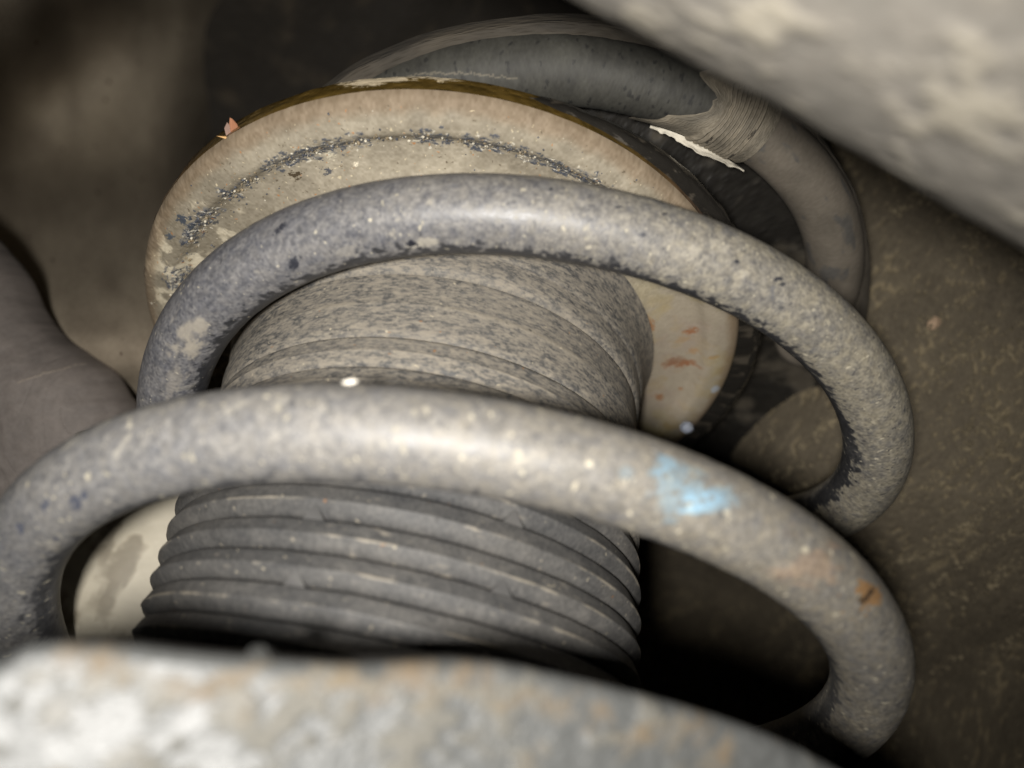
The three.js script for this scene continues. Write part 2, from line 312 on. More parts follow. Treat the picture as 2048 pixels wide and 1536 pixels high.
  B(1378, 985, 5.2, 3.4, 0.5, blue, 0.55, 0.55, 0.05, 0.9, 0.8); B(1355, 945, 3.2, 2.6, 0.8, blue, 0.5, 0.55, 0.05, 0.8, 0.5); B(1335, 922, 1.6, 2.6, 0.2, blue, 0.7, 0.55, 0.05, 0.8, 0.5); B(1395, 1000, 3.2, 1.7, 0.4, [134, 170, 194], 0.75, 0.5, 0.05, 0.7, 0.5); B(1425, 985, 3.2, 2.2, 0.3, blue, 0.45, 0.6, 0, 0.9, 0.6); B(1260, 950, 1.2, 0.9, 0, blue, 0.3);
  for (const [u, v] of [[1333, 955], [1340, 940], [1372, 968], [1392, 985], [1405, 1000], [1360, 930], [1385, 955], [1415, 975], [1350, 985], [1430, 995], [1325, 930], [1365, 1000]]) B(u, v, 0.5, 0.4, 0.3, [108, 102, 92], 0.7);
  B(1640, 1140, 8, 4, 0.4, [160, 128, 100], 0.35, 0.8, 0, 0.8, 0.7); B(1738, 1195, 3.6, 2.6, 0.4, [140, 98, 52], 0.7, 0.85, 0.05, 0.9, 0.5); B(1742, 1185, 1.5, 0.7, 1.1, [56, 42, 28], 0.9); B(1730, 1200, 0.9, 0.6, 0.2, [60, 46, 30], 0.8);
  for (const [u, v, s] of [[88, 1015, 0.8], [150, 1008, 1.0], [110, 1080, 0.5], [40, 1060, 0.7], [165, 990, 0.6]]) B(u, v, s * 1.4, s, 0.4, [62, 66, 80], 0.8);
  for (const [u, v, s] of [[140, 890, 0.8], [250, 880, 1.1], [240, 900, 0.9], [560, 800, 1.0], [640, 815, 0.9], [470, 810, 1.0], [790, 880, 0.7], [1040, 925, 1.5], [550, 870, 0.8], [215, 1000, 0.6]]) B(u, v, s * 1.5, s * 0.8, 0.5, [172, 166, 152], 0.55, 0.75, 0.12, 0.8, 0.9);
  const matB = skB.material(0.0001, { clearcoat: 0.06, clearcoatRoughness: 0.5 });
  // ---- upper dead turn: bare dusty wire, in part under a rubber hose
  const skT = new Skin(1024, 128).fill((u, v, o) => { const x = u * 300, cy = Math.cos(v * 2 * PI) * 5, cz = Math.sin(v * 2 * PI) * 5, n = fbm(x / 8, cy / 3, cz / 3, 4), g = noise(x / 0.6, cy / 0.6, cz / 0.6), e = sst(0.25, 0.5, fbm(x / 9, cy / 2 + 4, cz / 2, 3)); o[0] = mix(98 + 14 * n, 68, e * 0.6) + g * 5; o[1] = mix(91 + 13 * n, 68, e * 0.6) + g * 5; o[2] = mix(81 + 12 * n, 68, e * 0.6) + g * 5; o[3] = 0.75; o[4] = 0.5 + 0.2 * n + 0.1 * g; });
  const matT = skT.material(0.00015);
  const skH = new Skin(1024, 128).fill((u, v, o) => { const x = u * 300, cy = Math.cos(v * 2 * PI) * 5, cz = Math.sin(v * 2 * PI) * 5, n = fbm(x / 10, cy / 4, cz / 4, 4), g = noise(x / 0.5, cy / 0.5, cz / 0.5), b = fbm(x / 1.8, cy / 1.8, cz / 1.8, 3); o[0] = 58 + 12 * n + g * 5 + 10 * b; o[1] = 57 + 12 * n + g * 5 + 10 * b; o[2] = 52 + 11 * n + g * 5 + 9 * b; o[3] = 0.7; o[4] = 0.5 + 0.2 * b + 0.1 * g; });
  { const r = rng(8); for (let i = 0; i < 900; i++) skH.spot(r() * 1024, r() * 128, 1 + 2 * r(), 0.8 + 1.2 * r(), r() * 3, [28, 28, 27], 0.6, 0.7, -0.1); const p = wireAt(920, 145, -2 * PI, -PI); for (let i = 0; i < 40; i++) skH.spot(((p.th + 2 * PI) / (1.1 * PI)) % 1 * 1024 + (i - 20) * 2.6, p.phi / (2 * PI) * 128 + (i - 20) * -0.35 + r() * 1.5, 2.2, 0.6, 0, [120, 112, 96], 0.6, 0.7, 0.1); }
  const matH = skH.material(0.00018);
  part('coil_turn', tube(-2.13 * PI, -0.5 * PI, (th) => 6.8 * Math.sqrt(clamp((th + 2.13 * PI) * 14)), 420, 40, (th, s) => [th / 3.2, s]), matT, spring);
  part('coil_turn', tube(-0.5 * PI, 1.5 * PI, WR, 520, 56, uvFor(midA), 0.05), matA, spring);
  part('coil_turn', tube(1.5 * PI, 3.5 * PI, WR, 520, 56, uvFor(midB), 0.05), matB, spring);
  part('coil_turn', tube(3.5 * PI, 3.8 * PI, WR, 160, 48, uvFor(midB), 0.05), matB, spring);
  const sl = wireAt(1465, 250, -2.1 * PI, -1.3 * PI), s0 = sl.th - 0.135, s1 = sl.th + 0.135;
  part('rubber_hose', tube(s1 - 0.05, -0.9 * PI, 7.15, 300, 40, (th, s) => [(th + 2 * PI) / (1.1 * PI), s], 0.08), matH, spring);
  // ribbed wrap-round label with a torn edge
  const skL = new Skin(512, 256).fill((u, v, o) => { const n = fbm(u * 9, v * 12, 3, 5), g = noise(u * 140, v * 90, 2), d = clamp(0.55 + n * 0.8); o[0] = mix(88, 134, d) + g * 8; o[1] = mix(83, 125, d) + g * 8; o[2] = mix(73, 109, d) + g * 8; o[3] = 0.75; o[4] = 0.5 + 0.3 * n + 0.15 * g; });
  { const r = rng(61); for (let i = 0; i < 26; i++) skL.spot(60 + r() * 380, r() * 256, 3 + 9 * r(), 2 + 4 * r(), r() * 3, [34, 31, 27], 0.75, 0.8, -0.1, 0.8); }
  const matL = skL.material(0.0003);
  const ribs = (k) => k > 0.26 && k < 0.8 ? 0.75 * Math.abs(Math.sin((k - 0.26) / 0.54 * 9 * PI)) : 0;
  const lowPhi = wireAt(1400, 292, -2.1 * PI, -1.3 * PI).phi;
  const lab = part('wrap_label', seam(surf(64, 150, (s, t) => { const phi = s * 2 * PI, j = 0.13 * Math.max(0, Math.cos(phi - lowPhi)) ** 2 + 0.03 * noise(Math.cos(phi) * 2.2, Math.sin(phi) * 2.2, 3) + 0.016 * noise(s * 40, 2, 3), th = mix(s1, s0, t) + 1.6 * j * (1 - t) ** 5; const rad = 7.75 + ribs(t) + 0.12 * noise(phi * 2, t * 6, 1); const p = wirePt(th, phi, rad); p.uv = [t, s]; return p; }), 64, 150), matL, spring);
  // torn paper flap standing off its lower edge
  const paper = new Skin(256, 64).fill((u, v, o) => { const n = fbm(u * 20, v * 6, 3, 4); o[0] = 205 + 22 * n; o[1] = 198 + 22 * n; o[2] = 182 + 22 * n; o[3] = 0.85; o[4] = 0.5 + 0.4 * n; }).material(0.0003);
  const low = [[1304, 244], [1340, 257], [1396, 277], [1448, 304], [1494, 334]].map(([u, v]) => onPlaneDepth(u, v));
  function onPlaneDepth(u, v) { const q = wireAt(u, v, -2.1 * PI, -1.3 * PI); return wirePt(q.th, q.phi, 7.9); }
  const curve = new THREE.CatmullRomCurve3(low);
  part('torn_edge', surf(60, 6, (s, t) => { const p = curve.getPoint(s), d = 0.55 * (2.0 + 1.3 * noise(s * 5, 1, 2) + 0.5 * noise(s * 19, 4, 2)) * (0.4 + 1.1 * Math.sin(PI * clamp(s * 0.9 + 0.08))); const drop = s > 0.27 && s < 0.33 ? 0.75 : 1; return p.add(V3(-0.35, -1, 0.25).normalize().multiplyScalar(t * d * drop)).add(V3(0, 0, 0.35 * Math.sin(t * 3 + s * 6))); }), paper, spring, lab);
}
// ---------------------------------------------------------------- spring seat plate
const FD = frameOf(ND);
const dpt = (r, h, a) => C0.clone().addScaledVector(ND, h * Q).addScaledVector(FD.a, r * Q * Math.cos(a)).addScaledVector(FD.b, r * Q * Math.sin(a));
const dXY = (u, v) => { const p = onPlane(u, v, C0, ND).sub(C0); return [p.dot(FD.a) / Q, p.dot(FD.b) / Q]; };
{
  const root = thing('spring_seat', 'round dusty metal spring seat plate with a greasy rim and rust spots', 'spring seat', C0);
  const N = 1536, E = 82, K = N / (2 * E);
  const sk = new Skin(N, N).fill((u, v, o) => {
    const x = (u - 0.5) * 2 * E, y = (v - 0.5) * 2 * E, r = Math.hypot(x, y); if (r > 82) { o[0] = 90; o[1] = 80; o[2] = 66; return; }
    const a = Math.atan2(y, x) / RAD, n1 = fbm(x / 16, y / 16, 3, 4), n2 = fbm(x / 3.4, y / 3.4, 8, 4), n3 = noise(x / 0.55, y / 0.55, 2), n4 = fbm(x / 1.3, y / 1.3, 5, 3);
    const rightSide = sst(45, 20, Math.abs(a + 5));                   // clean grey paint with rust on the right, caked dust elsewhere
    const left = sst(118, 150, a < -90 ? a + 360 : a);
    const d = clamp(0.5 + 0.5 * n1 + 0.5 * n2);
    let R = mix(122, 158, d), G = mix(114, 149, d), B = mix(99, 131, d);
    const clump = sst(0.1, 0.35, n2 + 0.4 * n1); R = mix(R, mix(122, 200, clump), left * 0.75); G = mix(G, mix(114, 190, clump), left * 0.75); B = mix(B, mix(98, 166, clump), left * 0.75);
    R = mix(R, 154 + 10 * n1, rightSide); G = mix(G, 144 + 10 * n1 - 6 * Math.max(0, n2), rightSide); B = mix(B, 127 + 8 * n1 - 22 * Math.max(0, n2 + n1), rightSide);
    const edge = sst(74.5, 77.5, r + 1.2 * n2); R = mix(R, 112, edge * 0.55); G = mix(G, 92, edge * 0.55); B = mix(B, 70, edge * 0.55);    // rusty outer edge
    const g = (8 * n3 + 10 * n4) * (1 - 0.6 * rightSide);
    o[0] = R + g; o[1] = G + g; o[2] = B + g; o[3] = mix(0.78, 0.5, rightSide); o[4] = clamp(0.5 + (0.22 * n2 + 0.18 * n4 + 0.1 * n3) * (1 - 0.7 * rightSide));
  });
  const at = (x, y) => [(x + E) * K, (y + E) * K], r = rng(41);
  const pol = (rad, deg) => [rad * Math.cos(deg * RAD), rad * Math.sin(deg * RAD)];
  // chipped paint along the pressed ring
  for (let i = 0; i < 1900; i++) {
    const deg = 52 + r() * 112, dens = noise(deg / 6, 1, 3) + 0.55 * noise(deg / 2, 4, 3); if (dens < -0.15 + 0.3 * r()) continue;
    const [x, y] = at(...pol(69.6 + (r() + r() + r() - 1.5) * 2.6 + 0.9 * sst(110, 160, deg), deg)), t = r();
    const col = t < 0.45 ? [72, 76, 85] : t < 0.7 ? [118, 116, 112] : [206, 200, 184];
    sk.spot(x, y, (0.25 + 0.8 * r() ** 2) * K * (t < 0.62 ? 1 : 0.6), (0.14 + 0.3 * r()) * K, (deg + 90) * RAD + (r() - 0.5) * 0.6, col, 0.85, t < 0.62 ? 0.3 : 0.22, t < 0.62 ? -0.12 : 0.2, 0.8, 0.3, i);
  }
  for (let i = 0; i < 900; i++) { const [x, y] = at(...pol(52 + 25 * r(), 40 + r() * 150)), t = r(); sk.spot(x, y, (0.1 + 0.35 * r() ** 3) * K, (0.1 + 0.25 * r() ** 3) * K, r() * 3, t < 0.5 ? [206, 192, 160] : t < 0.8 ? [84, 74, 58] : [170, 108, 60], 0.75, 0.8, t < 0.5 ? 0.2 : -0.1, 0.6, 0.3, i); }
  for (const [u, v, s, c] of [[712, 328, 0.7, [225, 215, 192]], [660, 312, 1.5, [196, 188, 166]], [545, 325, 1.2, [200, 190, 168]], [590, 350, 1.6, [64, 54, 40]], [652, 342, 1.2, [70, 72, 78]], [370, 425, 1.8, [64, 70, 80]], [392, 438, 1.1, [60, 66, 76]], [430, 445, 1.0, [74, 74, 74]], [345, 460, 1.3, [74, 80, 88]]]) { const [x, y] = at(...dXY(u, v)); sk.spot(x, y, s * K, s * 0.6 * K, 0.5, c, 0.9, 0.4, -0.08, 0.8, 0.3, u); }
  // rust on the clean side
  for (const [u, v, sx, sy, al, c] of [[1382, 660, 2.0, 1.4, 0.85, [160, 92, 52]], [1362, 728, 3.9, 2.1, 0.9, [156, 92, 54]], [1345, 722, 2.6, 1.8, 0.6, [140, 84, 52]], [1385, 700, 1.8, 1.6, 0.6, [178, 122, 74]], [1362, 680, 2.6, 1.4, 0.45, [184, 132, 82]], [1318, 792, 1.6, 2.0, 0.85, [158, 100, 60]], [1360, 777, 0.8, 0.6, 0.8, [170, 110, 66]], [1425, 700, 1.8, 0.8, 0.7, [182, 132, 76]], [1300, 640, 1.0, 3.6, 0.75, [164, 100, 56]], [1290, 672, 0.9, 2.6, 0.85, [160, 90, 50]], [1272, 615, 0.8, 2.8, 0.6, [182, 130, 76]], [1310, 620, 4.5, 2.2, 0.3, [190, 150, 92]], [1345, 840, 3.5, 2, 0.5, [170, 128, 74]], [1430, 770, 1.4, 2.2, 0.7, [196, 186, 180]]]) { const [x, y] = at(...dXY(u, v)); sk.spot(x, y, sx * K, sy * K, 0.4, [c[0] * 0.84, c[1] * 0.95, c[2] * 1.08], al, 0.85, 0.08, 0.5, 0.7, u + v); }
  const mat = sk.material(0.0003);
  const prof = [[24, 12], [40, 10.5], [52.5, 9.5], [53.6, 6.5], [55.2, 3], [58, 1.2], [61.5, 0.35], [65, 0], [67.5, 0.1], [68.7, 0.5], [69.6, 1.3], [70.4, 2.2], [71.3, 2.7], [72.4, 2.8], [74, 2.5], [76.2, 1.9], [77.8, 1.1], [78.6, 0.2], [79, -0.9]];
  const np = prof.length - 1, na = 300;
  part('plate', seam(surf(na, np, (s, t) => { const [rr, h] = prof[Math.round(t * np)], a = s * 2 * PI; const p = dpt(rr, h + 0.12 * fbm(Math.cos(a) * rr / 6, Math.sin(a) * rr / 6, 1, 3), a); p.uv = [rr * Math.cos(a) / (2 * E) + 0.5, rr * Math.sin(a) / (2 * E) + 0.5]; return p; }), na, np), mat, root);
  // crumbs of dirt and paint lying on the plate
  {
    const geo = new THREE.IcosahedronGeometry(1, 0), NC = 900, inst = new THREE.InstancedMesh(geo, plain(0xffffff, 0.6), NC), M = new THREE.Matrix4(), qq = new THREE.Quaternion(), col = new THREE.Color(), rr = rng(71);
    for (let i = 0; i < NC; i++) {
      const ring = rr() < 0.62, rad = ring ? 69.4 + (rr() + rr() - 1) * 2.4 : 58 + 19 * rr(), deg = 45 + 125 * rr(), z = (0.1 + 0.34 * rr() ** 3) * S * (ring ? 1.1 : 0.8);
      const h = rad < 68 ? 0.05 : rad < 71.3 ? mix(0.2, 2.7, (rad - 68) / 3.3) : mix(2.8, 1.6, clamp((rad - 72) / 5));
      qq.setFromEuler(new THREE.Euler(rr() * 6, rr() * 6, rr() * 6)); M.compose(W(dpt(rad, h + 0.1, deg * RAD)).sub(root.position), qq, V3(z, z * 0.7, z * 0.8)); inst.setMatrixAt(i, M);
      const t = rr(), b = 0.7 + 0.5 * rr(); if (t < 0.22) col.setRGB(0.5 * b, 0.46 * b, 0.37 * b); else if (t < 0.6) col.setRGB(0.07 * b, 0.075 * b, 0.09 * b); else col.setRGB(0.24 * b, 0.19 * b, 0.12 * b); inst.setColorAt(i, col);
    }
    inst.name = 'dirt_crumbs'; inst.userData = { kind: 'stuff' }; inst.castShadow = inst.receiveShadow = true; root.add(inst);
  }
  // black rubber edge that shows round the right of the plate, set a little off centre
  const eo = FD.a.clone().multiplyScalar(4.5).addScaledVector(FD.b, -3.5), ep = [[70, -2.2], [78.5, -2.2], [80, -2.4], [81, -3], [81.5, -4.2], [81.3, -6], [80.4, -7.4]];
  const es = new Skin(1024, 64).fill((u, v, o) => { const n = fbm(u * 200, v * 6, 3, 4), dd = sst(0.2, 0.5, n); o[0] = mix(36, 62, dd); o[1] = mix(34, 56, dd); o[2] = mix(31, 47, dd); o[3] = mix(0.2, 0.7, dd); o[4] = clamp(0.5 + 0.6 * n); });
  part('rubber_edge', seam(surf(300, 6, (s, t) => { const [rr, h] = ep[Math.round(t * 6)], a = s * 2 * PI; const p = dpt(rr + 0.25 * noise(a * 20, 1, t), h + 0.2 * noise(a * 14, 5, t), a).add(eo); p.uv = [s, t]; return p; }), 300, 6), es.material(0.0003), root);
  // rim: greasy brown turned-up edge
  const rs = new Skin(2048, 64).fill((u, v, o) => { const a = u * 360, n = fbm(u * 120, v * 3, 1, 4), m = fbm(u * 420, v * 8, 4, 3), wet = sst(38, 60, a) * sst(150, 118, a), ru = clamp(0.5 + n); o[0] = mix(mix(86, 122, ru), mix(70, 94, ru), wet) + 10 * m; o[1] = mix(mix(66, 94, ru), mix(56, 75, ru), wet) + 9 * m; o[2] = mix(mix(48, 68, ru), mix(26, 36, ru), wet) + 7 * m; o[3] = mix(0.8, 0.16, wet) + 0.05 * m; o[4] = clamp(0.5 + 0.45 * m + 0.25 * n); });
  { const q = rng(3); for (let i = 0; i < 30; i++) rs.spot((86 + 14 * q()) / 360 * 2048, 14 + 40 * q(), 3 + 14 * q(), 2 + 7 * q(), 0, [214, 198, 168], 0.9, 0.3, 0.2, 0.9, 0.3, i); }
  const rp = [[79, -0.9], [79.15, -2], [79, -3.4], [78.8, -4.6], [79.0, -5.6], [78.4, -6.3], [76, -6.6], [60, -6.6]], nr = rp.length - 1;
  part('rim', seam(surf(420, nr, (s, t) => { const [rr, h] = rp[Math.round(t * nr)], a = s * 2 * PI; const p = dpt(rr + 0.12 * noise(a * 25, h, 2), h + 0.15 * noise(a * 16, 3, h), a); p.uv = [s, t]; return p; }), 420, nr), rs.material(0.00022, { clearcoat: 0.6, clearcoatRoughness: 0.2 }), root);
}

// ---------------------------------------------------------------- dust boot: collar and pleats of one rubber bellows
{
  const root = thing('dust_boot', 'grey rubber bellows boot with stacked pleats inside the spring', 'dust boot', C0.clone().addScaledVector(AX, 108));
  const TW = 2048, THt = 1024, HMAX = 120;
  const edges = [19.6, 35, 41.6, 47.6, 53.5, 59.3, 65, 71, 76.5, 81.9, 87.6, 93.2, 98.8, 104.4, 110, 115.6];
  const sk = new Skin(TW, THt).fill((u, v, o) => {
    const a = u * 360, x = u * 2 * PI * 53, h = v * HMAX;
    const w = 0.7 * fbm(x / 22, h / 30, 4, 3), n1 = fbm(x / 20, h / 7, 1, 4), n2 = fbm(x / 2.6, h / 1.6, 3, 4), n3 = noise(x / 0.4, h / 0.4, 5), n4 = fbm(x / 9, h / 0.9, 6, 3);
    let k = 0; while (k < edges.length - 1 && edges[k + 1] < h) k++;
    const lo = edges[k], hi = edges[Math.min(k + 1, edges.length - 1)], f = h < lo ? 1 : (h - lo) / Math.max(1, hi - lo);
    // tan dust in drifting patches over black rubber
    const dust = clamp(0.3 + 0.2 * n1 + 0.1 * n2 + 0.06 * n3);
    let R = mix(54, 146, dust), G = mix(55, 139, dust), B = mix(57, 128, dust);
    const line = sst(0.06, 0.015, Math.abs(f - 0.5 - 0.06 * w - 0.03 * n2)) * sst(-0.15, 0.3, n4 + 0.4 * n1 + 0.5 * n2);             // rubbed crest
    const c = h > 20 ? line * 0.5 : 0;
    R = mix(R, 172, c); G = mix(G, 160, c); B = mix(B, 138, c);
    const g = 5 * n3 + 3 * n2 + 2 * n4; o[0] = R + g; o[1] = G + g; o[2] = B + g; o[3] = 0.62 + 0.15 * dust; o[4] = clamp(0.5 + 0.22 * n2 + 0.12 * n3 + 0.06 * n4);
  });
  const r = rng(23);
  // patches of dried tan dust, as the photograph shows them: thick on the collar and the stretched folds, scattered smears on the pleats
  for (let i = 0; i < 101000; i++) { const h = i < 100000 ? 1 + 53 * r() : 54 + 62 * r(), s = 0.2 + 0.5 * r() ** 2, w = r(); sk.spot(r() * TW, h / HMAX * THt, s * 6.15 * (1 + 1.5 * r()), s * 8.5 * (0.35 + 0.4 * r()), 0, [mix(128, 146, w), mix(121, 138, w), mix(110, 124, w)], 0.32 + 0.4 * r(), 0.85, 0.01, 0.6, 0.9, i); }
  for (let i = 0; i < 2600; i++) { const x = r() * TW, h = 18 + 100 * r(), t = r(); if (r() < 0.35) continue; sk.spot(x, h / HMAX * THt, 0.8 + 2.4 * r() ** 3, 0.8 + 1.8 * r() ** 3, r() * 3, t < 0.45 ? [190, 178, 152] : t < 0.9 ? [62, 60, 57] : [150, 100, 60], 0.7, 0.8, t < 0.45 ? 0.15 : -0.1, 0.6, 0.3, i); }
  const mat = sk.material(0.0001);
  const uvOf = (s, h) => [s, h / HMAX];
  const loft = (prof, na, wob) => { const np = prof.length - 1, fr = prof.map(([, h]) => ringFrame(h)); return seam(surf(na, np, (s, t) => { const i = Math.round(t * np), [rr, h] = prof[i], a = s * 2 * PI; const ww = wob * fbm(Math.cos(a) * 5, Math.sin(a) * 5, h / 14, 3); const p = ringPt(h, rr + ww * 0.8, a, fr[i]).addScaledVector(fr[i].n, ww); p.uv = uvOf(s, h); return p; }), na, np); };
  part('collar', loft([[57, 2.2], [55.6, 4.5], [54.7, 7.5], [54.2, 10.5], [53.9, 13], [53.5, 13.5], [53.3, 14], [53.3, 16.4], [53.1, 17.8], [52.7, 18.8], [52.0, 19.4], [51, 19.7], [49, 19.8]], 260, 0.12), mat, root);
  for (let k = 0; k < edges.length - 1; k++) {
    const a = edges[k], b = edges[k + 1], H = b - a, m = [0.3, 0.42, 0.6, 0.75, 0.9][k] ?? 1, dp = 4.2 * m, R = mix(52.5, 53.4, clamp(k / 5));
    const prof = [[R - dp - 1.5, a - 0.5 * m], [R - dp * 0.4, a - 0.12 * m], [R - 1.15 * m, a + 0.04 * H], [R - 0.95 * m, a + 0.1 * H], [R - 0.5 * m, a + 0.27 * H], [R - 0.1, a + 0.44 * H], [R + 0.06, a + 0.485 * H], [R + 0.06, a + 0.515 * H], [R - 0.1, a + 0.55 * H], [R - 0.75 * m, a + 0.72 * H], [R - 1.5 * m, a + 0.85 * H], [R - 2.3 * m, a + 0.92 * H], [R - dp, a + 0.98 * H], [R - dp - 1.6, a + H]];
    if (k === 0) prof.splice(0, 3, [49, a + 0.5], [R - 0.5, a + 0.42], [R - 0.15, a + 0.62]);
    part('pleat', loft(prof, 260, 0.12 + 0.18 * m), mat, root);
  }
  // small triangular spacer nibs moulded under every other pleat
  const angOf = (u, v, h, rr) => { const f = ringFrame(h); let best = [1e9, 0]; for (let i = 0; i < 720; i++) { const a = i / 720 * PI, p = ringPt(h, rr, a, f); const d = Math.hypot(CX + F * p.x / -p.z - u, CY - F * p.y / -p.z - v); if (d < best[0]) best = [d, a]; } return best[1]; };
  const nib = (u, v, e) => {
    const h1 = edges[e + 1], h0 = mix(edges[e], h1, 0.6), a = angOf(u, v, h1, 53), da = 2.0 / 53;
    const p = [ringPt(h0, 53.1, a), ringPt(h1 + 0.35, 52.9, a - da), ringPt(h1 + 0.35, 52.9, a + da), ringPt(h0 + 1, 49, a), ringPt(h1 + 0.3, 49, a - da), ringPt(h1 + 0.3, 49, a + da)];
    const g = new THREE.BufferGeometry(); const tri = [0, 1, 2, 0, 3, 4, 0, 4, 1, 0, 2, 5, 0, 5, 3, 1, 4, 5, 1, 5, 2], pos = [], uv = [];
    for (const i of tri) { pos.push(p[i].x, p[i].y, p[i].z); uv.push(a / (2 * PI), (h0 + (i % 3) * 0.4) / HMAX); }
    g.setAttribute('position', new THREE.Float32BufferAttribute(pos, 3)); g.setAttribute('uv', new THREE.Float32BufferAttribute(uv, 2)); g.computeVertexNormals();
    part('spacer_nib', g, mat, root);
  };
  nib(627, 1036, 6); nib(590, 1163, 8); nib(553, 1285, 10); nib(1025, 1055, 5); nib(1005, 1185, 7); nib(980, 1300, 9);
}
// ---------------------------------------------------------------- things close to the lens and round the strut
// alloy bar across the upper right
{
  const d = V3(0.89, 0.456, 0).normalize();                         // along the bar in the picture (y down)
  const D = 72, R = 32;
  const e = px(1648, 140, D), dir = V3(d.x, -d.y, -0.06).normalize(), nrm = V3(0.456, 0.89, -0.1).normalize();
  const c = e.clone().addScaledVector(nrm, R), f = { t: dir, a: nrm.clone().addScaledVector(dir, -nrm.dot(dir)).normalize() }; f.b = V3().crossVectors(dir, f.a);
  const sk = new Skin(1024, 1024).fill((u, v, o) => { const x = u * 150, y = v * 163, n = fbm(x / 7, y / 5, 2, 4), m = fbm(x / 1.9, y / 1.6, 5, 3), g = noise(x / 0.5, y / 0.5, 1), c = sst(-0.05, 0.42, n * 0.6 + m * 0.6); o[0] = mix(112 + 12 * m, 138, c) + g * 6; o[1] = mix(108 + 11 * m, 132, c) + g * 6; o[2] = mix(101 + 10 * m, 119, c) + g * 6; o[3] = mix(0.6, 0.85, c); o[4] = clamp(0.4 + 0.35 * c + 0.2 * m); });
  const root = thing('alloy_bar', 'thick grey alloy bar spotted with pale dried mud crossing above the spring', 'bar', c);
  const L = 190, g = seam(surf(72, 160, (s, t) => { const a = s * 2 * PI, k = (t - 0.5) * L, p = c.clone().addScaledVector(f.t, k); const rr = R + 0.5 * fbm(k / 8, Math.cos(a) * 3, Math.sin(a) * 3, 3) + 0.0006 * k * k; p.addScaledVector(f.a, rr * Math.cos(a)).addScaledVector(f.b, rr * Math.sin(a)); p.uv = [t, s]; return p; }), 72, 160);
  part('bar_body', g, sk.material(0.0008), root);
}
